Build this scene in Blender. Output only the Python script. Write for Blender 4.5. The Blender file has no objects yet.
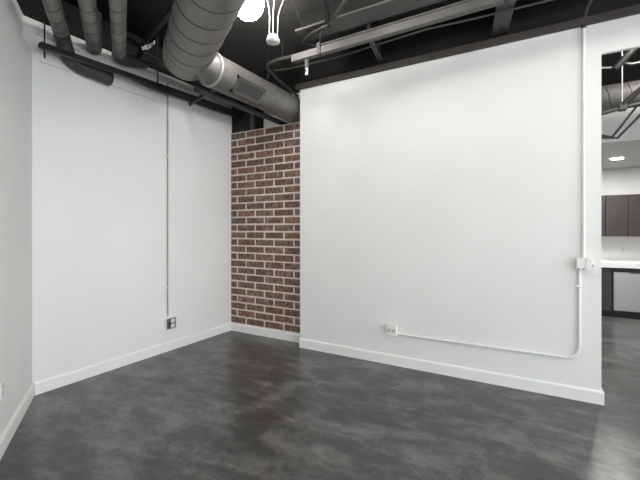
import bpy, math, random
from mathutils import Vector, Matrix
random.seed(7)
sc = bpy.context.scene
col = sc.collection

# ------------------------------------------------------------------ materials
def mat(name, rgb=(.8, .8, .8), rough=.5, metal=0., emit=None, strength=0., spec=None):
    m = bpy.data.materials.new(name); m.use_nodes = True
    b = m.node_tree.nodes['Principled BSDF']
    b.inputs['Base Color'].default_value = (*rgb, 1)
    b.inputs['Roughness'].default_value = rough
    b.inputs['Metallic'].default_value = metal
    if spec is not None: b.inputs['Specular IOR Level'].default_value = spec
    if emit:
        b.inputs['Emission Color'].default_value = (*emit, 1)
        b.inputs['Emission Strength'].default_value = strength
    return m

def noisy(name, c0, c1, scale=4., rough=(.4, .6), metal=0., bump=0., bscale=60., stretch=(1, 1, 1), detail=6, lo=.35, hi=.65, spec=None):
    m = mat(name, c0, rough[0], metal, spec=spec)
    nt = m.node_tree; N = nt.nodes; L = nt.links; b = N['Principled BSDF']
    tc = N.new('ShaderNodeTexCoord'); mp = N.new('ShaderNodeMapping'); mp.inputs['Scale'].default_value = stretch
    L.new(tc.outputs['Object'], mp.inputs['Vector'])
    n = N.new('ShaderNodeTexNoise'); n.inputs['Scale'].default_value = scale; n.inputs['Detail'].default_value = detail
    L.new(mp.outputs[0], n.inputs['Vector'])
    r = N.new('ShaderNodeValToRGB')
    r.color_ramp.elements[0].position = lo; r.color_ramp.elements[0].color = (*c0, 1)
    r.color_ramp.elements[1].position = hi; r.color_ramp.elements[1].color = (*c1, 1)
    L.new(n.outputs['Fac'], r.inputs[0]); L.new(r.outputs[0], b.inputs['Base Color'])
    mr = N.new('ShaderNodeMapRange'); mr.inputs['To Min'].default_value = rough[0]; mr.inputs['To Max'].default_value = rough[1]
    L.new(n.outputs['Fac'], mr.inputs['Value']); L.new(mr.outputs[0], b.inputs['Roughness'])
    if bump:
        n2 = N.new('ShaderNodeTexNoise'); n2.inputs['Scale'].default_value = bscale; n2.inputs['Detail'].default_value = 4
        L.new(mp.outputs[0], n2.inputs['Vector'])
        bp = N.new('ShaderNodeBump'); bp.inputs['Strength'].default_value = bump; bp.inputs['Distance'].default_value = .004
        L.new(n2.outputs['Fac'], bp.inputs['Height']); L.new(bp.outputs[0], b.inputs['Normal'])
    return m

M = {}
M['wall'] = noisy('white_wall_paint', (.77, .775, .755), (.80, .805, .785), 1.3, (.5, .6), 0, .12, 45)
M['trim'] = mat('white_trim_paint', (.84, .84, .82), .35)
M['white'] = mat('white_enamel', (.80, .80, .78), .35)
M['black'] = noisy('black_paint_and_shade', (.010, .0095, .009), (.018, .017, .016), 2.5, (.7, .85), 0, .2, 30, spec=.2)
M['deck'] = noisy('charcoal_deck_paint', (.046, .0435, .041), (.060, .0565, .053), 1.2, (.6, .8), 0, .25, 25)
M['beam'] = noisy('dark_steel_paint', (.044, .041, .038), (.058, .054, .050), 3, (.5, .65), 0, .1, 40)
M['ledger'] = noisy('brown_black_steel', (.034, .028, .026), (.048, .040, .037), 3, (.55, .7), 0, .15, 40)
M['flange'] = noisy('grey_flange_paint', (.075, .071, .066), (.10, .094, .088), 3, (.55, .7), 0, .1, 40)
M['iron'] = mat('black_iron', (.013, .0125, .012), .5)
M['galv'] = noisy('galvanised_duct', (.135, .128, .121), (.175, .166, .157), 6, (.42, .55), .45, .05, 20)
M['galv_light'] = noisy('galvanised_spiral_duct', (.20, .19, .18), (.25, .237, .224), 6, (.45, .6), .35, .05, 20)
M['seam'] = mat('duct_seam', (.07, .066, .062), .6, .3)
M['rib'] = noisy('dark_duct', (.05, .047, .044), (.07, .066, .062), 6, (.5, .6), .3)
M['strut'] = noisy('zinc_strut', (.085, .081, .076), (.11, .105, .099), 8, (.45, .6), .3)
M['pipe'] = mat('grey_conduit', (.09, .085, .08), .45, .4)
M['conduit'] = mat('pale_conduit', (.34, .335, .32), .4, .2)
M['steel'] = mat('grey_cover_steel', (.25, .245, .235), .35, .8)
M['slot'] = mat('dark_slot', (.03, .03, .03), .6)
M['gleam'] = noisy('gleam_white', (.85, .85, .83), (.95, .95, .93), 30, (.3, .5), .1, 1.0, 40)
M['globe'] = mat('opal_glass_lit', (.9, .9, .88), .3, emit=(1, .975, .93), strength=48)
M['can'] = mat('recessed_lens_lit', (.9, .9, .88), .3, emit=(1, .98, .95), strength=600)
M['lens'] = mat('frosted_lens', (.55, .55, .53), .3)
M['counter'] = mat('white_counter', (.86, .86, .85), .2)
M['stainless'] = noisy('brushed_stainless', (.42, .42, .43), (.47, .47, .48), 3, (.28, .36), .85, 0, stretch=(.4, .4, 60))
M['mark'] = mat('smudge_grey', (.55, .54, .52), .8)

def wood(name):
    m = noisy(name, (.025, .0205, .0198), (.050, .041, .0395), 3.2, (.4, .5), 0, 0, stretch=(14, 14, .5), lo=.3, hi=.72, detail=8)
    return m
M['wood'] = wood('dark_grain_laminate')

def concrete():
    m = mat('polished_charcoal_concrete', spec=.4); nt = m.node_tree; N = nt.nodes; L = nt.links; b = N['Principled BSDF']
    tc = N.new('ShaderNodeTexCoord')
    def noise(scale, detail, rough=.55, dist=0., stretch=(1, 1, 1), rot=0):
        mp = N.new('ShaderNodeMapping'); mp.inputs['Scale'].default_value = stretch; mp.inputs['Rotation'].default_value = (0, 0, rot); mp.inputs['Location'].default_value = (1.3, .7, 3.371)
        L.new(tc.outputs['Object'], mp.inputs['Vector'])
        n = N.new('ShaderNodeTexNoise'); n.inputs['Scale'].default_value = scale; n.inputs['Detail'].default_value = detail
        n.inputs['Roughness'].default_value = rough; n.inputs['Distortion'].default_value = dist
        L.new(mp.outputs[0], n.inputs['Vector']); return n
    def math_(op, a, c):
        k = N.new('ShaderNodeMath'); k.operation = op
        for i, v in enumerate((a, c)):
            if isinstance(v, (int, float)): k.inputs[i].default_value = v
            else: L.new(v, k.inputs[i])
        return k.outputs[0]
    big = noise(.75, 5, .6, .9); mid = noise(2.6, 7, .62, .4, (1, 1.7, 1), .6); fine = noise(34, 8, .78); grain = noise(9, 9, .75, .3); trowel = noise(1.6, 6, .6, 1.0, (1, 3.2, 1), -.5)
    s = math_('ADD', math_('MULTIPLY', big.outputs['Fac'], .28), math_('MULTIPLY', mid.outputs['Fac'], .34))
    s = math_('ADD', s, math_('MULTIPLY', trowel.outputs['Fac'], .28))
    s = math_('ADD', s, math_('MULTIPLY', fine.outputs['Fac'], .19))
    s = math_('ADD', s, math_('MULTIPLY', math_('SUBTRACT', grain.outputs['Fac'], .5), .22))
    r = N.new('ShaderNodeValToRGB'); e = r.color_ramp.elements
    e[0].position = .43; e[0].color = (.036, .035, .034, 1)
    e[1].position = .63; e[1].color = (.155, .151, .147, 1)
    k = e.new(.53); k.color = (.066, .0642, .0625, 1)
    L.new(s, r.inputs[0]); L.new(r.outputs[0], b.inputs['Base Color'])
    mr = N.new('ShaderNodeMapRange'); mr.inputs['From Min'].default_value = .35; mr.inputs['From Max'].default_value = .7
    mr.inputs['To Min'].default_value = .22; mr.inputs['To Max'].default_value = .40
    b.inputs['Roughness'].default_value = .29
    bp = N.new('ShaderNodeBump'); bp.inputs['Strength'].default_value = .05; bp.inputs['Distance'].default_value = .002
    L.new(big.outputs['Fac'], bp.inputs['Height'])
    return m
M['floor'] = concrete()

def brick_mat():
    m = mat('old_red_brick', rough=.85); nt = m.node_tree; N = nt.nodes; L = nt.links; b = N['Principled BSDF']
    tc = N.new('ShaderNodeTexCoord'); at = N.new('ShaderNodeAttribute'); at.attribute_name = 'tone'
    n = N.new('ShaderNodeTexNoise'); n.inputs['Scale'].default_value = 22; n.inputs['Detail'].default_value = 8; n.inputs['Roughness'].default_value = .7
    L.new(tc.outputs['Object'], n.inputs['Vector'])
    r = N.new('ShaderNodeValToRGB'); r.color_ramp.elements[0].position = .36; r.color_ramp.elements[0].color = (.40, .36, .34, 1)
    r.color_ramp.elements[1].position = .68; r.color_ramp.elements[1].color = (1.45, 1.4, 1.38, 1)
    L.new(n.outputs['Fac'], r.inputs[0])
    mx = N.new('ShaderNodeMix'); mx.data_type = 'RGBA'; mx.blend_type = 'MULTIPLY'; mx.inputs[0].default_value = 1
    L.new(at.outputs['Color'], mx.inputs[6]); L.new(r.outputs[0], mx.inputs[7])
    n2 = N.new('ShaderNodeTexNoise'); n2.inputs['Scale'].default_value = 7; n2.inputs['Detail'].default_value = 10; n2.inputs['Roughness'].default_value = .72
    L.new(tc.outputs['Object'], n2.inputs['Vector'])
    r2 = N.new('ShaderNodeValToRGB'); r2.color_ramp.elements[0].position = .54; r2.color_ramp.elements[0].color = (0, 0, 0, 1)
    r2.color_ramp.elements[1].position = .76; r2.color_ramp.elements[1].color = (.8, .8, .8, 1)
    L.new(n2.outputs['Fac'], r2.inputs[0])
    m2 = N.new('ShaderNodeMix'); m2.data_type = 'RGBA'
    L.new(r2.outputs[0], m2.inputs[0]); L.new(mx.outputs[2], m2.inputs[6]); m2.inputs[7].default_value = (.44, .36, .32, 1)
    L.new(m2.outputs[2], b.inputs['Base Color'])
    bp = N.new('ShaderNodeBump'); bp.inputs['Strength'].default_value = .6; bp.inputs['Distance'].default_value = .006
    L.new(n.outputs['Fac'], bp.inputs['Height']); L.new(bp.outputs[0], b.inputs['Normal'])
    return m
M['brick'] = brick_mat()
M['mortar'] = noisy('pale_mortar', (.66, .57, .51), (.76, .68, .62), 14, (.85, .95), 0, .4, 60)

# ------------------------------------------------------------------ mesh builder
class MB:
    def __init__(s): s.v = []; s.f = []; s.m = []; s.sm = []
    def add(s, vs, fs, mi=0, smooth=False):
        o = len(s.v); s.v += [tuple(p) for p in vs]
        for f in fs: s.f.append([o+i for i in f]); s.m.append(mi); s.sm.append(smooth)
        return s
    def box(s, a, b, mi=0, xf=None):
        x0, y0, z0 = [min(p, q) for p, q in zip(a, b)]; x1, y1, z1 = [max(p, q) for p, q in zip(a, b)]
        vs = [Vector(p) for p in ((x0,y0,z0),(x1,y0,z0),(x1,y1,z0),(x0,y1,z0),(x0,y0,z1),(x1,y0,z1),(x1,y1,z1),(x0,y1,z1))]
        if xf: vs = [xf @ p for p in vs]
        return s.add(vs, [(0,3,2,1),(4,5,6,7),(0,1,5,4),(1,2,6,5),(2,3,7,6),(3,0,4,7)], mi)
    def prism(s, poly, z0, z1, mi=0):      # vertical prism, poly counter-clockwise
        n = len(poly)
        vs = [(x, y, z0) for x, y in poly]+[(x, y, z1) for x, y in poly]
        fs = [tuple(range(n-1, -1, -1)), tuple(range(n, 2*n))]+[(i, (i+1) % n, n+(i+1) % n, n+i) for i in range(n)]
        return s.add(vs, fs, mi)
    def sweep(s, prof, p, q, side, up, mi=0):   # profile (side, up) extruded from p to q
        p, q, side, up = map(Vector, (p, q, side, up)); n = len(prof)
        vs = [p+side*a+up*b for a, b in prof]+[q+side*a+up*b for a, b in prof]
        fs = [tuple(range(n-1, -1, -1)), tuple(range(n, 2*n))]+[(i, (i+1) % n, n+(i+1) % n, n+i) for i in range(n)]
        return s.add(vs, fs, mi)
    def tube(s, pts, r, seg=16, mi=0, caps=True, radii=None):
        pts = [Vector(p) for p in pts]; n = len(pts)
        t = [(pts[min(i+1, n-1)]-pts[max(i-1, 0)]).normalized() for i in range(n)]
        u = t[0].cross(Vector((0, 0, 1)))
        if u.length < 1e-3: u = t[0].cross(Vector((0, 1, 0)))
        u.normalize(); vs = []
        for i in range(n):
            u = (u-t[i]*u.dot(t[i])).normalized(); w = t[i].cross(u); rr = radii[i] if radii else r
            vs += [pts[i]+(u*math.cos(a)+w*math.sin(a))*rr for a in (2*math.pi*k/seg for k in range(seg))]
        fs = [(i*seg+k, i*seg+(k+1) % seg, (i+1)*seg+(k+1) % seg, (i+1)*seg+k) for i in range(n-1) for k in range(seg)]
        s.add(vs, fs, mi, True)
        if caps:
            s.add(vs[:seg], [tuple(range(seg-1, -1, -1))], mi); s.add(vs[-seg:], [tuple(range(seg))], mi)
        return s
    def sphere(s, c, r, seg=24, rings=14, mi=0, sz=1.):
        pts = [(c[0], c[1], c[2]+r*sz*math.cos(math.pi*i/rings)) for i in range(rings+1)]
        return s.tube(pts, r, seg, mi, False, [max(1e-4, r*math.sin(math.pi*i/rings)) for i in range(rings+1)])
    def helix(s, p, q, r, pitch, wr, mi=0, seg=40):
        p, q = Vector(p), Vector(q); d = q-p; L = d.length; d.normalize()
        u = d.cross(Vector((0, 0, 1))).normalized(); w = d.cross(u)
        n = int(L/pitch*seg); pts = []
        for i in range(n+1):
            a = 2*math.pi*i/seg
            pts.append(p+d*(L*i/n)+(u*math.cos(a)+w*math.sin(a))*r)
        return s.tube(pts, wr, 5, mi)
    def build(s, name, mats, parent=None, bevel=0., loc=None):
        me = bpy.data.meshes.new(name); 
        if loc is None and parent is not None and parent.type == 'EMPTY': loc = parent.location
        o0 = Vector(loc) if loc is not None else Vector((0, 0, 0))
        me.from_pydata([tuple(Vector(p)-o0) for p in s.v], [], s.f)
        if not isinstance(mats, (list, tuple)): mats = [mats]
        for m in mats: me.materials.append(m)
        for p, mi, sm in zip(me.polygons, s.m, s.sm): p.material_index = mi; p.use_smooth = sm
        me.update()
        o = bpy.data.objects.new(name, me); col.objects.link(o)
        if parent is not None:
            o.parent = parent
            if parent.type != 'EMPTY': pass
        else: o.location = o0
        if bevel:
            b = o.modifiers.new('bevel', 'BEVEL'); b.width = bevel; b.segments = 2; b.limit_method = 'ANGLE'
        return o

def tag(o, label=None, cat=None, group=None, kind=None):
    if label: o['label'] = label
    if cat: o['category'] = cat
    if group: o['group'] = group
    if kind: o['kind'] = kind
    return o
def thing(name, loc, label, cat, group=None):
    o = bpy.data.objects.new(name, None); col.objects.link(o); o.location = loc; o.empty_display_size = .1
    return tag(o, label, cat, group)
def struct(name, mb, m, bevel=0.): return tag(mb.build(name, m, bevel=bevel), kind='structure')
def part(name, mb, m, root, bevel=0., label=None):
    # sub-parts: parent mesh sits at the root's frame, so use the root location as the origin
    base = root
    while base.parent is not None: base = base.parent
    o = mb.build(name, m, root, bevel, loc=base.location)
    if label: o['label'] = label
    return o
def arc(a, b, c, n=8):   # quadratic bend through control b
    a, b, c = Vector(a), Vector(b), Vector(c)
    return [a*(1-t)**2+b*2*t*(1-t)+c*t*t for t in (i/n for i in range(n+1))]
def lin(a, b, n=8): a, b = Vector(a), Vector(b); return [a.lerp(b, i/n) for i in range(n+1)]

# ------------------------------------------------------------------ setting
DECK = 3.75
XB, YM = -3.925, 3.97                 # long back wall plane, main wall plane
LW = Vector((.848, -.529, 0)); LN = Vector((.529, .848, 0))   # along the slanted left wall / into the room
C0 = Vector((XB, 1.60, 0))
struct('floor', MB().box((-5.2, -4.2, -.12), (5.2, 9.2, 0)), M['floor'])
struct('ceiling', MB().box((-5.2, -4.2, DECK), (5.2, 9.2, DECK+.12)), M['deck'])
struct('wall_back', MB().box((XB-.15, .6, 0), (XB, 4.62, 3.39)), M['wall'])
struct('gap_shade_back', MB().box((XB-.15, .6, 3.39), (XB-.02, 4.62, DECK)), M['black'])  # black bands over the wall tops stand in for the dark open gap
def lq(t, d): p = C0+LW*t+LN*d; return (p.x, p.y)
struct('wall_left', MB().prism([lq(-.02, -.14), lq(5.4, -.14), lq(5.4, 0), lq(0, 0)], 0, 3.08), M['wall'])
struct('wall_left_upper', MB().prism([lq(-.1, -.20), lq(5.4, -.20), lq(5.4, -.06), lq(-.06, -.06)], 3.08, 3.40), M['wall'])
struct('gap_shade_left', MB().prism([lq(-.1, -.20), lq(5.4, -.20), lq(5.4, -.08), lq(-.06, -.08)], 3.40, DECK), M['black'])
XE = .478
w = MB()
w.box((-2.602, YM, 0), (XE, 4.12, 3.268)); w.box((XE, YM, 3.004), (2.7, YM+.04, 3.268)); w.box((2.7, YM, 0), (5.2, 4.12, 3.268))
struct('wall_right', w, M['wall'])
struct('gap_shade_right', MB().box((-2.602, 4.0, 3.268), (5.2, 4.12, DECK)), M['black'])
struct('wall_upper', MB().box((XB, 4.46, 2.90), (-2.3, 4.6, 3.45)), M['wall'])
struct('gap_shade_brick', MB().box((XB, 4.46, 3.45), (-2.3, 4.6, DECK)), M['black'])
# shade panel under the deck, then drywall joint lines on the back wall
struct('deck_shade_panel', MB().box((-3.9, .2, 3.70), (-2.95, 3.1, DECK)), M['black'])  # black sheet puts the unlit left ceiling's shade into colour
struct('trim_5', MB().box((XB, 1.66, 3.026), (XB+.004, 2.87, 3.034)), M['mark'])
struct('trim_6', MB().box((XB, 1.63, 3.262), (XB+.006, 2.0, 3.275)), M['mark'])

# brick pier
bm = MB(); tones = []
bm.box((XB, 4.131, 0), (-2.45, 4.46, 2.918), 1); tones += [(.6, .5, .45)]*6
pitch, z0 = .1037, .115
for r in range(-1, 27):
    even = (26-r) % 2 == 0
    j = (-3.970+.335*0 if even else -3.8025)
    edges = [XB] + ([-3.635, -3.300, -2.967, -2.632, -2.45] if even else [-3.8025, -3.468, -3.135, -2.800, -2.465])
    zb = z0+r*pitch
    for a, b in zip(edges[:-1], edges[1:]):
        ja, jb = random.uniform(.010, .016), random.uniform(.010, .016)
        a2 = a+(0 if a == XB else ja); b2 = b-jb
        if b2-a2 < .03: continue
        dz0, dz1 = random.uniform(.009, .0135), random.uniform(.009, .0135)
        bm.box((a2, 4.1275+random.uniform(-.002, .0015), max(.02, zb+dz0)), (b2, 4.15, zb+pitch-dz1), 0)
        k = random.random(); v = random.uniform(.78, 1.2)
        base = Vector((.235, .130, .094)).lerp(Vector((.175, .122, .096)), k)*v
        tones += [tuple(base)]*6
bo = struct('wall_brick', bm, [M['brick'], M['mortar']])
ca = bo.data.color_attributes.new('tone', 'FLOAT_COLOR', 'CORNER')
for p, t in zip(bo.data.polygons, tones):
    for li in p.loop_indices: ca.data[li].color = (*t, 1)

# baseboards
PR = [(0, 0), (.018, 0), (.018, .098), (.012, .112), (0, .112)]
b = MB(); b.sweep(PR, (XB, 1.615, 0), (XB, 4.13, 0), (1, 0, 0), (0, 0, 1)); struct('baseboard_back', b, M['trim'])
b = MB(); b.sweep(PR, (C0.x, C0.y, 0), (C0+LW*5.4), LN, (0, 0, 1)); struct('baseboard_left', b, M['trim'])
b = MB(); b.sweep(PR, (XB+.018, 4.127, 0), (-2.602, 4.127, 0), (0, -1, 0), (0, 0, 1)); struct('baseboard_brick', b, M['trim'])
b = MB(); b.sweep(PR, (-2.602, YM, 0), (XE+.018, YM, 0), (0, -1, 0), (0, 0, 1)); b.sweep(PR, (XE, YM-.001, 0), (XE, 4.12, 0), (1, 0, 0), (0, 0, 1))
struct('baseboard_right', b, M['trim'])

# ------------------------------------------------------------------ kitchen beyond the opening
KY = 8.6
struct('wall_kitchen', MB().box((-2.4, KY, 0), (5.2, KY+.14, DECK)), M['wall'])
struct('wall_kitchen_end', MB().box((5.06, 4.12, 0), (5.2, KY, DECK)), M['wall'])
s = MB(); s.box((-2.4, 5.97, 2.605), (5.06, KY, 2.68)); s.box((-2.4, 5.97, 2.68), (5.06, 6.07, 3.12))
struct('ceiling_kitchen', s, M['wall'])

for i, (x, RY) in enumerate(((1.084, 7.375), (-.6, 7.375), (2.9, 7.375), (.15, 6.75))):
    lab = ('round recessed light lit in the white kitchen soffit seen through the opening', 'recessed kitchen soffit light hidden behind the main white wall', 'recessed kitchen soffit light out past the right edge of view', 'added recessed fill light near the soffit front, unseen behind the main white wall')[i]  # the last one is an unseen light added to brighten the kitchen
    t = thing('recessed_light', (x, RY, 2.606), lab, 'light', 'recessed lights in the kitchen soffit')
    rg = MB(); n = 28
    vs = [(x+rr*math.cos(2*math.pi*k/n), RY+rr*math.sin(2*math.pi*k/n), zz) for rr, zz in ((.092, 2.6045), (.092, 2.598), (.072, 2.598), (.072, 2.602)) for k in range(n)]
    rg.add(vs, [(q*n+k, q*n+(k+1) % n, (q+1)*n+(k+1) % n, (q+1)*n+k) for q in range(3) for k in range(n)])
    part('trim_ring', rg, M['white'], t)
    part('lens', MB().tube([(x, RY, 2.6045), (x, RY, 2.600)], .0725, 28), M['can'], t, label='glowing round lens')

CF = 7.95
def upper(x0, x1, doors, label):
    t = thing('upper_cabinet', ((x0+x1)/2, KY-.17, 1.37), label, 'cabinet', 'dark upper cabinets in the kitchen')
    part('body', MB().box((x0, 8.29, 1.37), (x1, KY-.003, 2.10)), M['wood'], t)
    g = .004
    for a, c in doors: part('door', MB().box((a+g, 8.268, 1.372), (c-g, 8.288, 2.098)), M['wood'], t, bevel=.001)
    return t
upper(.43, 1.052, [(.43, .741), (.741, 1.052)], 'dark wood upper cabinet at the left, half hidden by the white wall end')
upper(1.058, 1.682, [(1.058, 1.370), (1.370, 1.682)], 'dark wood upper cabinet above the stainless dishwasher')
upper(1.688, 2.9, [(1.688, 2.09), (2.09, 2.50), (2.50, 2.9)], 'dark wood upper cabinet right of the dishwasher, past the view edge')

def lower(x0, x1, label):
    t = thing('base_cabinet', ((x0+x1)/2, CF+.3, 0), label, 'cabinet', 'dark base cabinets under the white counter')
    part('body', MB().box((x0, CF+.02, .10), (x1, KY-.003, .845)), M['wood'], t)
    part('toe_kick', MB().box((x0, CF+.07, 0), (x1, CF+.09, .10)), M['iron'], t, label='black recessed toe kick')
    part('door', MB().box((x0+.004, CF, .105), (x1-.004, CF+.018, .838)), M['wood'], t, bevel=.001)
    return t
lower(.42, 1.098, 'dark wood base cabinet left of the stainless dishwasher')
lower(1.722, 2.9, 'dark wood base cabinet right of the dishwasher, past the view edge')
t = thing('dishwasher', (1.41, CF+.3, 0), 'stainless steel dishwasher with black control strip under the white counter', 'dishwasher')
part('body', MB().box((1.102, CF+.01, .10), (1.718, KY-.02, .84)), M['iron'], t)
part('door', MB().box((1.122, CF-.012, .125), (1.70, CF+.012, .775)), M['stainless'], t, bevel=.006, label='brushed stainless door')
part('control_strip', MB().box((1.115, CF-.008, .782), (1.706, CF+.012, .828)), M['iron'], t, bevel=.002, label='black control strip')
part('handle', MB().box((1.34, CF-.016, .758), (1.50, CF-.006, .772)), M['iron'], t, label='black pocket handle')
part('toe_kick', MB().box((1.102, CF+.05, 0), (1.718, CF+.07, .12)), M['iron'], t)
tag(MB().box((.40, CF-.025, .845), (2.92, KY-.002, .935)).build('countertop', M['counter'], bevel=.004), 'thick white countertop over the dishwasher in the kitchen', 'countertop')
t = thing('wall_outlet', (1.35, KY, 1.12), 'white outlet plate on the kitchen backsplash above the counter', 'outlet')
part('cover_plate', MB().box((1.305, KY-.007, 1.055), (1.395, KY, 1.185)), M['white'], t, bevel=.002)
for z in (1.095, 1.145): part('receptacle', MB().box((1.335, KY-.010, z-.016), (1.365, KY-.006, z+.016)), M['mark'], t)

# ------------------------------------------------------------------ outlet boxes and wall conduits
def slots(root, rec, cx, face, cz, axis):
    pass
# main wall, low left
t = thing('outlet_box', (-1.375, YM, .388), 'white surface-mounted outlet box low on the main wall, at the left end of its conduit', 'outlet')
part('box', MB().box((-1.430, YM-.048, .335), (-1.322, YM, .443)), M['white'], t, bevel=.004)
cp = part('cover_plate', MB().box((-1.434, YM-.054, .331), (-1.318, YM-.048, .447)), M['white'], t, bevel=.002)
for dx in (-.024, .024):
    rc = part('receptacle', MB().tube([(-1.376+dx, YM-.054, .389), (-1.376+dx, YM-.058, .389)], .019, 20), M['mark'], t, label='pale round receptacle')
    sl = MB()
    for q in (-.007, .007): sl.box((-1.376+dx+q-.0018, YM-.0592, .389), (-1.376+dx+q+.0018, YM-.058, .400))
    sl.box((-1.376+dx-.003, YM-.0592, .376), (-1.376+dx+.003, YM-.058, .382))
    part('slot', sl, M['slot'], rc)
# conduit from outlet to junction box
t = thing('wall_conduit', (.30, YM, .36), 'white conduit low on the main wall, bent up from the outlet to the junction box', 'conduit')
zc = .362; yc = YM-.015
path = lin((-1.325, yc, .352), (.20, yc, zc), 10)+arc((.20, yc, zc), (.322, yc, zc), (.322, yc, .49), 8)[1:]+lin((.322, yc, .49), (.322, yc, 1.155), 6)[1:]
part('tube', MB().tube(path, .0115, 12), M['white'], t)
part('coupling', MB().tube([(-1.325, yc, .352), (-1.292, yc, .3525)], .016, 14), M['white'], t)
for (x, z, ax) in ((-.5, .357, 0), (.322, 1.0, 1)):
    c = MB()
    if ax == 0: c.box((x-.009, YM-.028, z-.0135), (x+.009, YM, z+.022))
    else: c.box((x-.022, YM-.028, z-.009), (x+.0135, YM, z+.009))
    part('strap', c, M['white'], t, bevel=.003)
# junction box on wall end
t = thing('junction_box', (.362, YM, 1.20), 'white junction box on the main wall near its right end, where two conduits meet', 'junction box')
part('box', MB().box((.300, YM-.055, 1.150), (.400, YM, 1.250)), M['white'], t, bevel=.006)
part('cover_plate', MB().box((.297, YM-.060, 1.147), (.362, YM-.055, 1.253)), M['white'], t, bevel=.002)
part('cover_plate', MB().box((.364, YM-.064, 1.147), (.404, YM-.055, 1.253)), M['white'], t, bevel=.003)
part('hub', MB().tube([(.400, YM-.03, 1.205), (.420, YM-.03, 1.205)], .030, 24), M['white'], t, bevel=.003)
for x in (.312, .348): part('screw', MB().tube([(x, YM-.060, 1.157), (x, YM-.064, 1.157)], .006, 12), M['slot'], t, label='dark screw head')
# riser
t = thing('riser_conduit', (.352, YM, 1.25), 'white vertical conduit rising from the junction box to the wall top', 'conduit')
part('tube', MB().tube([(.352, YM-.015, 1.250), (.352, YM-.015, 3.245)], .0125, 12), M['white'], t)
for z in (2.05, 2.75): part('strap', MB().box((.330, YM-.006, z-.008), (.3675, YM, z+.008)), M['white'], t, bevel=.003)
part('coupling', MB().tube([(.352, YM-.015, 1.250), (.352, YM-.015, 1.285)], .018, 14), M['white'], t)
t = thing('ceiling_conduit', (.352, YM-.015, 3.245), 'dark conduit bent from the white riser up over the ceiling', 'conduit')
part('coupling', MB().tube([(.352, YM-.015, 3.245), (.352, YM-.016, 3.285)], .019, 14), M['iron'], t)
part('tube', MB().tube(arc((.352, YM-.016, 3.285), (.353, YM-.018, 3.36), (.385, 3.80, 3.395), 6)+lin((.385, 3.80, 3.395), (.62, 2.75, 3.43), 4)[1:]+arc((.62, 2.75, 3.43), (.66, 2.55, 3.44), (.665, 2.5, DECK), 6)[1:], .0145, 12), M['pipe'], t)

# back wall drop and outlet
t = thing('outlet_box', (XB, 3.037, .34), 'grey steel outlet box with white receptacles low on the long left wall', 'outlet')
part('box', MB().box((XB, 2.974, .285), (XB+.05, 3.100, .405)), M['white'], t, bevel=.003, label='pale box sides')
part('cover_plate', MB().box((XB+.05, 2.972, .283), (XB+.057, 3.102, .407)), M['steel'], t, bevel=.002, label='grey steel cover')
for z in (.315, .375):
    rc = part('receptacle', MB().box((XB+.057, 3.028, z-.021), (XB+.062, 3.082, z+.021)), M['white'], t, bevel=.004, label='white receptacle')
    sl = MB()
    for q in (-.01, .01): sl.box((XB+.062, 3.055+q-.002, z), (XB+.0632, 3.055+q+.002, z+.011))
    part('slot', sl, M['slot'], rc)
part('switch', MB().box((XB+.057, 2.992, .325), (XB+.061, 3.014, .365)), M['slot'], t, bevel=.002, label='dark device in the cover')
t = thing('wall_conduit', (XB, 3.015, .405), 'thin grey conduit dropping down the long left wall to its outlet box', 'conduit')
part('tube', MB().tube([(XB+.013, 3.015, .405), (XB+.013, 3.015, 3.30)], .0085, 10), M['conduit'], t)
part('coupling', MB().tube([(XB+.013, 3.015, .405), (XB+.013, 3.015, .44)], .014, 12), M['white'], t)
for z in (.78, 2.4): part('strap', MB().box((XB, 2.992, z-.008), (XB+.023, 3.026, z+.008)), M['wall'], t, bevel=.002)
# left wall outlet at the edge of view
oc = C0+LW*.965; A = Matrix(((LW.x, LN.x, 0, oc.x), (LW.y, LN.y, 0, oc.y), (0, 0, 1, .42), (0, 0, 0, 1)))
t = thing('wall_outlet', (oc.x, oc.y, .42), 'white outlet plate low on the slanted left wall at the picture edge', 'outlet')
part('cover_plate', MB().box((-.045, 0, -.06), (.045, .008, .06), xf=A), M['white'], t, bevel=.002)
for z in (-.025, .025): part('receptacle', MB().box((-.016, .008, z-.015), (.016, .011, z+.015), xf=A), M['mark'], t)

# ------------------------------------------------------------------ ceiling framing
struct('trim_7', MB().sweep([(0, 0), (.165, 0), (.165, .06), (.15, .06), (.15, .015), (0, .015)], (-2.64, YM+.12, 3.268), (5.06, YM+.12, 3.268), (0, -1, 0), (0, 0, 1)), M['ledger'])
JD = Vector((-.171, .985, 0)); JS = Vector((.985, .171, 0))
def joist(x, wd, zb, label, m, y1=3.99, y0=-3.5, h=None):
    p = Vector((x, 3.93, zb)); q = p+JD*((y0-3.93)/.985); e = p+JD*((y1-3.93)/.985)
    tf = .014; H = DECK-zb; hw = wd/2
    t = thing('ceiling_joist', (x, 3.93, zb), label, 'joist')
    part('bottom_flange', MB().sweep([(-hw, 0), (hw, 0), (hw, tf), (-hw, tf)], q, e, JS, (0, 0, 1)), m, t)
    part('web', MB().sweep([(-.005, tf), (.005, tf), (.005, H-tf), (-.005, H-tf)], q, e, JS, (0, 0, 1)), m, t)
    part('top_flange', MB().sweep([(-hw, H-tf), (hw, H-tf), (hw, H), (-hw, H)], q, e, JS, (0, 0, 1)), m, t)
    return t
j = joist(-.303, .142, 3.372, 'wide grey steel joist above the main wall with one bolt hole', M['beam'], y0=3.0)
bh = Vector((-.288, 3.86, 3.372)); part('bolt', MB().tube([bh, bh-Vector((0, 0, .012))], .012, 12), M['iron'], j, label='black bolt')
t = thing('hanger_channel', (-1.511, 3.93, 3.37), 'narrow twin-edged steel channel crossing over the left half of the main wall', 'channel')
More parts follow.
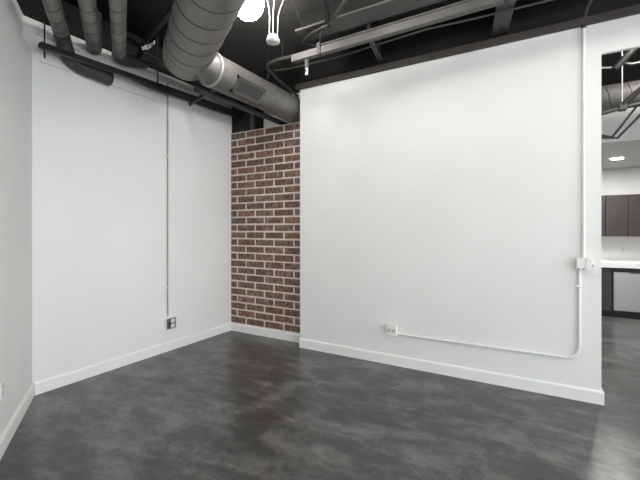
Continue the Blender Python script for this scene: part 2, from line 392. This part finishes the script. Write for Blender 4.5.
for s_ in (-1, 1):
    p = Vector((-1.511, 3.93, 3.37))+JS*.016*s_; q = p-JD*.58
    part('rail', MB().sweep([(-.004, 0), (.004, 0), (.004, .03), (-.004, .03)], q, p, JS, (0, 0, 1)), M['strut'], t)
part('channel', MB().sweep([(-.012, .006), (.012, .006), (.012, DECK-3.37), (-.012, DECK-3.37)], Vector((-1.511, 3.93, 3.37))-JD*.58, Vector((-1.511, 3.93, 3.37)), JS, (0, 0, 1)), M['iron'], t)

t = thing('ceiling_beam', (0, 3.27, 3.50), 'wide flat-bottomed grey steel beam running along above the strut', 'beam')
part('bottom_flange', MB().box((-2.12, 3.14, 3.50), (5.0, 3.37, 3.52)), M['flange'], t)
part('web', MB().box((-2.12, 3.245, 3.52), (5.0, 3.265, DECK)), M['black'], t)

def strut_prof(wd, h): 
    th = .004
    return [(-wd/2, 0), (wd/2, 0), (wd/2, h), (wd/4, h), (wd/4, h-th), (wd/2-th, h-th), (wd/2-th, th), (-wd/2+th, th), (-wd/2+th, h-th), (-wd/4, h-th), (-wd/4, h), (-wd/2, h)]
t = thing('channel_strut', (-2.19, 3.205, 3.24), 'pale galvanised strut channel hung parallel to the main wall', 'strut')
q0, q1 = (-2.19, 3.205, 3.225), (3.2, 3.205, 3.30)
part('channel', MB().sweep(strut_prof(.058, .07), q0, q1, (0, 1, 0), (0, 0, 1)), M['strut'], t)
part('top_rail', MB().tube([(-1.9, 3.19, 3.318), (3.2, 3.19, 3.385)], .011, 10), M['strut'], t, label='thin rail on the channel')
for x in (-1.86, -.2, 1.6):
    part('hanger_rod', MB().tube([(x, 3.205, 3.23+(x+2.19)*.0139), (x, 3.205, 3.505)], .007, 8), M['iron'], t)
    part('clamp', MB().box((x-.018, 3.168, 3.222+(x+2.19)*.0139), (x+.018, 3.242, 3.335+(x+2.19)*.0139)), M['iron'], t)
t = thing('sprinkler', (-2.02, 3.205, 3.225), 'white sprinkler head pointing down from the left end of the strut', 'sprinkler')
part('cup', MB().tube([(-2.02, 3.205, 3.232), (-2.02, 3.205, 3.215), (-2.02, 3.205, 3.15), (-2.02, 3.205, 3.135)], .02, 16, radii=[.017, .021, .023, .019]), M['strut'], t, label='grey metal cup')
part('frame', MB().tube([(-2.02, 3.205, 3.136), (-2.02, 3.205, 3.12), (-2.02, 3.205, 3.066)], .014, 14, radii=[.012, .016, .014]), M['white'], t, label='white frame')
part('bulb', MB().box((-2.026, 3.184, 3.09), (-2.014, 3.19, 3.115)), M['slot'], t)

# ------------------------------------------------------------------ ducts
def spiral(mb, p, q, r, pitch, sr): 
    mb.tube(lin(p, q, 2), r, 36, 0); mb.helix(p, q, r+.0005, pitch, sr, 1)
ang = Vector((-.848, .529, 0))
ZS = 3.30
for i, ((x, y), wall_l, lab) in enumerate((((-3.295, 1.470), .62, 'leftmost small spiral duct, nearest the slanted left wall, turning down at its end'), ((-3.056, 1.612), .98, 'middle one of the three small spiral ducts'), ((-2.846, 1.735), 1.10, 'rightmost small spiral duct, next to the big duct'))):
    r = .064
    p0 = Vector((x, y, ZS)); a = p0-ang*3.4; 
    L = {0: .55, 1: .87, 2: 1.03}[i]
    b_ = p0+ang*L
    t = thing('spiral_duct', p0, lab, 'duct', 'small spiral ducts over the left corner')
    m = MB(); spiral(m, a, b_, r, .19, .0028); part('duct', m, [M['galv_light'], M['seam']], t)
    if i == 0:
        e = MB(); e.tube(arc(b_-ang*.02, b_+ang*.09+Vector((0, 0, -.02)), (-3.85, 1.86, 3.14), 6)+arc((-3.85, 1.86, 3.14), (-3.848, 1.93, 3.075), (-3.848, 2.05, 3.075), 6)[1:]+[Vector((-3.846, 2.26, 3.06))], .066, 28)
        e.tube([(-3.846, 2.225, 3.062), (-3.846, 2.262, 3.06)], .070, 28)
        part('elbow', e, M['rib'], t, label='dark elbow piece along the wall')
    elif i == 1:
        e = MB(); e.tube(arc(b_-ang*.02, b_+ang*.10, b_+ang*.11+Vector((0, 0, .10)), 6)+[b_+ang*.11+Vector((0, 0, DECK-ZS))], .063, 28)
        part('elbow', e, M['rib'], t, label='dark elbow turning up')
    else:
        e = MB(); e.tube(arc(b_-ang*.02, b_+ang*.12, b_+ang*.10+Vector((.0, .14, .03)), 7)+[b_+ang*.10+Vector((.0, .30, .07))], .068, 28)
        part('elbow', e, M['rib'], t, label='dark elbow turning right along the wall')

# big spiral duct with its tap
ZB = 3.215; RB = .225
p0 = Vector((-2.136, 2.000, ZB))
t = thing('spiral_duct', p0, 'big spiral duct above, ending in a smooth cap over the left wall', 'duct')
a, b_ = p0-ang*3.2, p0+ang*.86
m = MB(); spiral(m, a, b_, RB, .24, .0045); part('duct', m, [M['galv_light'], M['seam']], t)
m = MB(); pts = [b_-ang*.02, b_, b_+ang*.012, b_+ang*.012, b_+ang*.20, b_+ang*.225, b_+ang*.235]
m.tube(pts, RB, 40, radii=[RB+.004, RB+.009, RB+.009, RB+.003, RB+.002, RB-.012, RB-.035]); part('end_cap', m, M['galv_light'], t, label='smooth end cap')
part('hanger_strap', MB().tube(lin(p0-ang*.9-Vector((0, 0, 0)), p0-ang*.87, 1), RB+.003, 40), M['strut'], t)
XD, ZD, RD = -2.80, 3.085, .165
t = thing('branch_duct', (XD, 3.2, ZD), 'smooth round branch duct with a register, running back over the brick pier', 'duct')
part('duct', MB().tube([(XD, 2.46, ZD+.11), (XD, 2.60, ZD+.03), (XD, 2.66, ZD), (XD, 3.2, ZD), (XD, 4.455, ZD)], RD, 40, radii=[.08, .14, RD, RD, RD]), M['galv'], t)
part('collar', MB().tube([(XD, 2.645, ZD), (XD, 2.652, ZD), (XD, 2.664, ZD), (XD, 2.672, ZD)], RD, 40, radii=[RD+.003, RD+.009, RD+.009, RD+.003]), M['conduit'], t, label='bright crimped collar')
part('collar', MB().tube([(XD, 4.05, ZD), (XD, 4.07, ZD)], RD+.006, 40), M['galv'], t)
# register: sits on the duct's camera-side flank
rn = Vector((.80, 0, -.60)).normalized(); ru = Vector((0, 1, 0)); rv = rn.cross(ru)
def RG(u0, u1, v0, v1, n0, n1):
    c = Vector((XD, 3.08, ZD))
    return Matrix.Translation(c) @ Matrix(((ru.x, rv.x, rn.x, 0), (ru.y, rv.y, rn.y, 0), (ru.z, rv.z, rn.z, 0), (0, 0, 0, 1))), (u0, v0, n0), (u1, v1, n1)
def rbox(mb, u0, u1, v0, v1, n0, n1): x, p, q = RG(u0, u1, v0, v1, n0, n1); mb.box(p, q, 0, x)
fr = MB()
for uu in ((-.22, -.185), (.185, .22)): rbox(fr, *uu, -.09, .09, RD-.035, RD+.010)
for vv in ((-.09, -.062), (.062, .09)): rbox(fr, -.22, .22, *vv, RD-.035, RD+.010)
rg = part('register_frame', fr, M['strut'], t, label='pale register frame')
bk = MB(); rbox(bk, -.185, .185, -.062, .062, RD-.005, RD+.0); part('backing', bk, M['slot'], rg, label='dark opening')
lv = MB()
for k in range(5): rbox(lv, -.185, .185, -.053+k*.025, -.044+k*.025, RD-.004, RD+.006)
part('louvres', lv, M['pipe'], rg)
part('hanger_strap', MB().tube([(XD, 3.55, ZD), (XD, 3.58, ZD)], RD+.003, 36), M['galv'], t)
part('hanger_rod', MB().tube([(XD, 3.565, ZD+RD), (XD, 3.565, DECK)], .006, 8), M['iron'], t)

# ------------------------------------------------------------------ struts and black runs along the long left wall
t = thing('channel_strut', (-3.70, 1.58, 3.09), 'long black strut hung on rods along the top of the long left wall', 'strut')
part('channel', MB().sweep(strut_prof(.04, .038), (-3.70, 1.56, 3.062), (-3.70, 4.12, 3.135), (1, 0, 0), (0, 0, 1)), M['iron'], t)
part('channel', MB().sweep(strut_prof(.034, .034), (-3.78, 1.60, 3.115), (-3.78, 4.12, 3.185), (1, 0, 0), (0, 0, 1)), M['iron'], t)
for y in (1.60, 2.72): part('hanger_rod', MB().tube([(-3.70, y, 2.985 if y < 2 else 3.06), (-3.70, y, DECK)], .007, 8), M['iron'], t)
t = thing('cross_strut', (-3.45, 3.2, 3.09), 'short black strut reaching from the wall strut towards the branch duct', 'strut')
part('channel', MB().sweep(strut_prof(.034, .034), (-3.78, 3.235, 3.055), (-3.06, 3.07, 3.105), (0, 1, 0), (0, 0, 1)), M['iron'], t)
part('bolt', MB().tube([(-3.76, 3.23, 3.045), (-3.76, 3.23, 3.12)], .012, 10), M['iron'], t)
tag(MB().tube(arc((-3.72, 2.30, 3.125), (-3.70, 2.6, 3.06), (-3.73, 3.0, 3.10), 8)+lin((-3.73, 3.0, 3.10), (-3.74, 4.12, 3.12), 4)[1:], .024, 12).build('flexible_hose', M['iron']), 'black flexible hose slung under the long wall strut', 'hose')
tag(MB().tube([(-3.62, 2.45, 3.36), (-3.62, 4.455, 3.36)], .055, 20).build('black_pipe', M['iron']), 'thick black pipe above the long wall strut', 'pipe')
tag(MB().box((-3.44, 2.55, 3.235), (-3.34, 4.455, 3.30)).build('steel_channel', M['beam'], bevel=.004), 'dark grey steel channel beside the branch duct', 'channel')
tag(MB().tube([(-3.08, 2.72, 2.965), (-3.08, 4.455, 2.985)], .035, 18).build('thin_pipe', M['rib']), 'dark thin pipe running beneath the branch duct', 'pipe')
tag(MB().tube([(-3.95, 2.68, 3.60), (-2.2, 2.12, 3.60)], .028, 14).build('sprinkler_pipe', M['rib']), 'dark sprinkler pipe crossing behind the big duct near the deck', 'pipe')
f = MB(); n = 9  # white crumpled sheet put in to stand for a gleam of light
g = [[Vector((-3.51+.06*(i/(n-1)-.5)*1.6+random.uniform(-.008, .008), 2.47+.10*(j/(n-1)-.5)+random.uniform(-.006, .006), 3.40+.12*(j/(n-1)-.5)*(.5+.5*i/(n-1))+random.uniform(-.01, .01))) for j in range(n)] for i in range(n)]
vs = [p for row in g for p in row]; vs2 = [p+Vector((.01, -.012, .012)) for p in vs]
fs = [(i*n+j, i*n+j+1, (i+1)*n+j+1, (i+1)*n+j) for i in range(n-1) for j in range(n-1)]
f.add(vs, fs); f.add(vs2, [q[::-1] for q in fs])
tag(f.build('gleam_patch', M['gleam']), 'crumpled white patch added for a bright spot of light between the ducts', 'gleam')
# column stub on the brick pier
t = thing('column_stub', (-3.79, 4.3, 2.918), 'black steel column stub standing on the brick pier in the corner', 'column')
part('body', MB().box((-3.92, 4.135, 2.918), (-3.571, 4.45, DECK)), M['black'], t)
part('flange', MB().box((-3.571, 4.135, 2.918), (-3.50, 4.15, DECK)), M['ledger'], t, label='grey flange strip')

# ------------------------------------------------------------------ conduits on the deck
def hang(root, x, y, z): part('hanger', MB().tube([(x, y, z), (x, y, DECK)], .004, 6), M['iron'], root)
t = thing('bent_conduit', (-2.7, 3.5, 3.40), 'grey bent conduit looping by the left end of the main wall', 'conduit')
part('tube', MB().tube(lin((-1.7, 3.46, 3.40), (-2.45, 3.385, 3.40), 4)+arc((-2.45, 3.385, 3.40), (-2.76, 3.36, 3.40), (-2.80, 3.64, 3.40), 8)[1:]+lin((-2.80, 3.64, 3.40), (-2.96, 4.455, 3.40), 4)[1:], .02, 12), M['pipe'], t)
hang(t, -2.45, 3.385, 3.40)
t = thing('straight_conduit', (-2.4, 3.69, 3.42), 'thin grey conduit running along behind the strut', 'conduit')
part('tube', MB().tube([(-2.76, 3.63, 3.42), (-2.55, 3.68, 3.42), (-1.9, 3.70, 3.42), (-.9, 3.52, 3.37), (-.5, 3.53, 3.358), (.09, 3.558, 3.358), (1.2, 3.6, 3.36)], .009, 10), M['rib'], t)
hang(t, -1.9, 3.70, 3.42)
t = thing('ceiling_pipe', (-1.7, 3.1, 3.5), 'lit grey pipe slanting down to the left end of the flat beam', 'pipe')
part('tube', MB().tube([(-1.725, 3.15, 3.48), (-1.44, 2.92, 3.485), (-.9, 2.45, 3.50)], .021, 12), M['beam'], t); hang(t, -1.44, 2.92, 3.485)
t = thing('ceiling_pipe', (-1.7, 3.0, 3.5), 'black pipe meeting the lit grey pipe at an angle', 'pipe')
part('tube', MB().tube([(-1.735, 3.125, 3.49), (-1.60, 2.84, 3.505), (-1.3, 2.2, 3.53)], .024, 12), M['iron'], t); hang(t, -1.60, 2.84, 3.505)
tag(MB().tube(arc((-1.74, 3.16, 3.472), (-2.06, 3.20, 3.462), (-2.13, 3.33, 3.468), 8)+arc((-2.13, 3.33, 3.468), (-2.10, 3.46, 3.468), (-1.85, 3.50, 3.468), 8)[1:]+[Vector((-1.4, 3.50, 3.49)), Vector((.5, 3.48, 3.50))], .02, 12).build('looped_hose', M['iron']), 'black looped hose around the left end of the flat beam', 'hose')
tag(MB().tube([(-2.03, 2.93, 3.735), (-2.11, 3.35, 3.52)], .005, 8).build('thin_wire', M['strut']), 'thin pale wire slanting from the deck near the hanging sensor', 'wire')

# ------------------------------------------------------------------ lamps
def globe(x, y, label):
    t = thing('globe_lamp', (x, y, DECK), label, 'lamp', 'round globe lamps on the deck')
    part('base', MB().tube([(x, y, DECK), (x, y, DECK-.05), (x, y, DECK-.085)], .07, 24, radii=[.085, .085, .06]), M['iron'], t)
    part('globe', MB().sphere((x, y, DECK-.205), .14, 28, 18), M['globe'], t, label='glowing opal globe')
globe(-2.264, 2.60, 'lit white globe lamp beside the big spiral duct')
globe(-1.2, 2.2, 'lit white globe lamp above the room middle, over the top of view')
globe(.45, 1.9, 'lit white globe lamp above the right side, over the top of view')
globe(1.6, 1.5, 'added white globe fill lamp by the opening, past the right edge of view')  # unseen globe placed so more light reaches the left wall
globe(3.9, .6, 'added white globe fill lamp farthest right of the room, out of view')  # added off to the side for even light on left and back walls
globe(3.9, 2.9, 'added white globe fill lamp far right near the header wall, out of view')  # second side globe, likewise put in to even out the wall light
globe(1.0, -1.2, 'added white globe fill lamp behind the viewer, unseen')  # fill lamp added behind the camera
globe(1.9, 4.75, 'lit white globe lamp in the passage before the kitchen, right of the duct hanger')
globe(1.0, 4.58, 'added white globe fill lamp in the passage right behind the header wall, unseen')  # hidden globe added to brighten the kitchen fascia and soffit

# hanging sensor
t = thing('hanging_sensor', (-2.10, 2.753, 3.24), 'small white round sensor hanging on looped white cables beside the lit lamp', 'sensor')
sx, sy = -2.10, 2.753
part('housing', MB().tube([(sx, sy, 3.280), (sx, sy, 3.273), (sx, sy, 3.245)], .06, 24, radii=[.045, .05, .052]), M['white'], t)
part('lens', MB().tube([(sx, sy, 3.246), (sx, sy, 3.236), (sx, sy, 3.217), (sx, sy, 3.211)], .06, 24, radii=[.060, .062, .058, .045]), M['lens'], t, label='frosted lens disc')
rgt = Vector((.8646, .503, 0))
b0 = Vector((sx, sy, 3.280))
part('cable', MB().tube(lin(b0-rgt*.035, b0-rgt*.03+Vector((0, 0, .17)), 3)+arc(b0-rgt*.03+Vector((0, 0, .17)), b0-rgt*.035+Vector((0, 0, .30)), Vector((-2.20, 2.73, DECK)), 6)[1:], .0042, 8), M['white'], t)
part('cable', MB().tube(lin(b0, b0+Vector((0, 0, .2)), 3)+arc(b0+Vector((0, 0, .2)), b0+rgt*.01+Vector((0, 0, .33)), Vector((-2.07, 2.76, DECK)), 6)[1:], .0048, 8), M['white'], t)
part('cable', MB().tube(lin(b0+rgt*.04, b0+rgt*.045+Vector((0, 0, .16)), 3)+arc(b0+rgt*.045+Vector((0, 0, .16)), b0+rgt*.06+Vector((0, 0, .30)), Vector((-1.93, 2.83, DECK)), 6)[1:], .0042, 8), M['white'], t)

# ------------------------------------------------------------------ services seen through the opening
t = thing('spiral_duct', (.8, 5.4, 3.0), 'pale spiral duct beyond the opening, in front of the white kitchen soffit', 'duct')
m = MB(); m.tube(lin((-2.3, 5.42, 3.02), (5.05, 5.42, 3.02), 2), .145, 32); m.helix((-2.3, 5.42, 3.02), (5.05, 5.42, 3.02), .1455, .2, .004, 1); part('duct', m, [M['galv_light'], M['seam']], t)
for x in (-1., 3.4): part('hanger_rod', MB().tube([(x, 5.42, 3.16), (x, 5.42, DECK)], .006, 8), M['iron'], t)
t = thing('trapeze_hanger', (.75, 4.9, 2.75), 'dark pipe hanger with angled rods seen through the top of the opening', 'hanger')
part('crossbar', MB().tube([(.30, 4.9, 2.66), (.765, 4.9, 2.752), (1.5, 4.9, 2.85)], .02, 10), M['pipe'], t)
part('clamp', MB().box((.73, 4.86, 2.72), (.80, 4.94, 2.79)), M['pipe'], t, bevel=.01)
part('drop_wire', MB().tube([(.762, 4.9, 2.76), (.762, 4.9, DECK)], .0045, 8), M['white'], t, label='white drop wire')
part('brace', MB().tube([(.33, 4.9, 2.565), (.60, 4.9, 2.485), (.682, 4.9, 2.462), (.90, 4.9, 2.78), (1.45, 4.9, 3.4)], .012, 10), M['iron'], t)
part('brace', MB().tube([(.33, 4.9, 2.54), (.60, 4.9, 2.462), (.725, 4.9, 2.446), (.905, 4.9, 2.655), (1.5, 4.9, 3.30)], .012, 10), M['iron'], t)
part('rail', MB().tube([(.76, 4.88, 2.775), (.905, 4.88, 2.91), (1.7, 4.88, DECK)], .026, 12), M['iron'], t)
tag(MB().tube([(.70, 4.9, 3.165), (.745, 4.9, 3.215), (.905, 4.9, 3.395), (1.25, 4.9, DECK)], .035, 14).build('sprinkler_pipe', M['iron']), 'thick dark pipe slanting across the top of the opening', 'pipe')
tag(MB().tube(arc((.55, 5.0, 3.255), (.70, 5.0, 3.19), (.80, 5.0, 3.245), 6)+arc((.80, 5.0, 3.245), (.90, 5.0, 3.19), (1.02, 5.0, 3.27), 6)[1:]+[Vector((1.4, 5.0, 3.30)), Vector((1.6, 5.0, DECK))], .011, 10).build('white_cable', M['conduit']), 'white cable draped across the top of the opening', 'cable')

# ------------------------------------------------------------------ world, camera, view
wd = bpy.data.worlds.new('ambient_fill'); sc.world = wd; wd.use_nodes = True
bg = wd.node_tree.nodes['Background']; bg.inputs[0].default_value = (.93, .97, 1, 1); bg.inputs[1].default_value = 2.0
# daylight rises towards +X, added to brighten the back and left walls
wn = wd.node_tree.nodes; wl = wd.node_tree.links
wt = wn.new('ShaderNodeTexCoord'); wx = wn.new('ShaderNodeSeparateXYZ'); wr = wn.new('ShaderNodeMapRange')
wr.inputs['From Min'].default_value = -.2; wr.inputs['From Max'].default_value = 1.; wr.inputs['To Min'].default_value = .95; wr.inputs['To Max'].default_value = 4.6
wl.new(wt.outputs['Generated'], wx.inputs[0]); wl.new(wx.outputs['X'], wr.inputs['Value']); wl.new(wr.outputs[0], bg.inputs[1])
cam = bpy.data.cameras.new('camera'); co = bpy.data.objects.new('camera', cam); col.objects.link(co)
co.location = (0, 0, 1.5); co.rotation_euler = (math.radians(90), 0, math.radians(30.17))
cam.sensor_width = 36; cam.lens = 36*373/640; cam.shift_y = -11/640; cam.clip_start = .05
sc.camera = co
sc.view_settings.view_transform = 'Standard'; sc.view_settings.look = 'None'; sc.view_settings.exposure = .04; sc.view_settings.gamma = 1
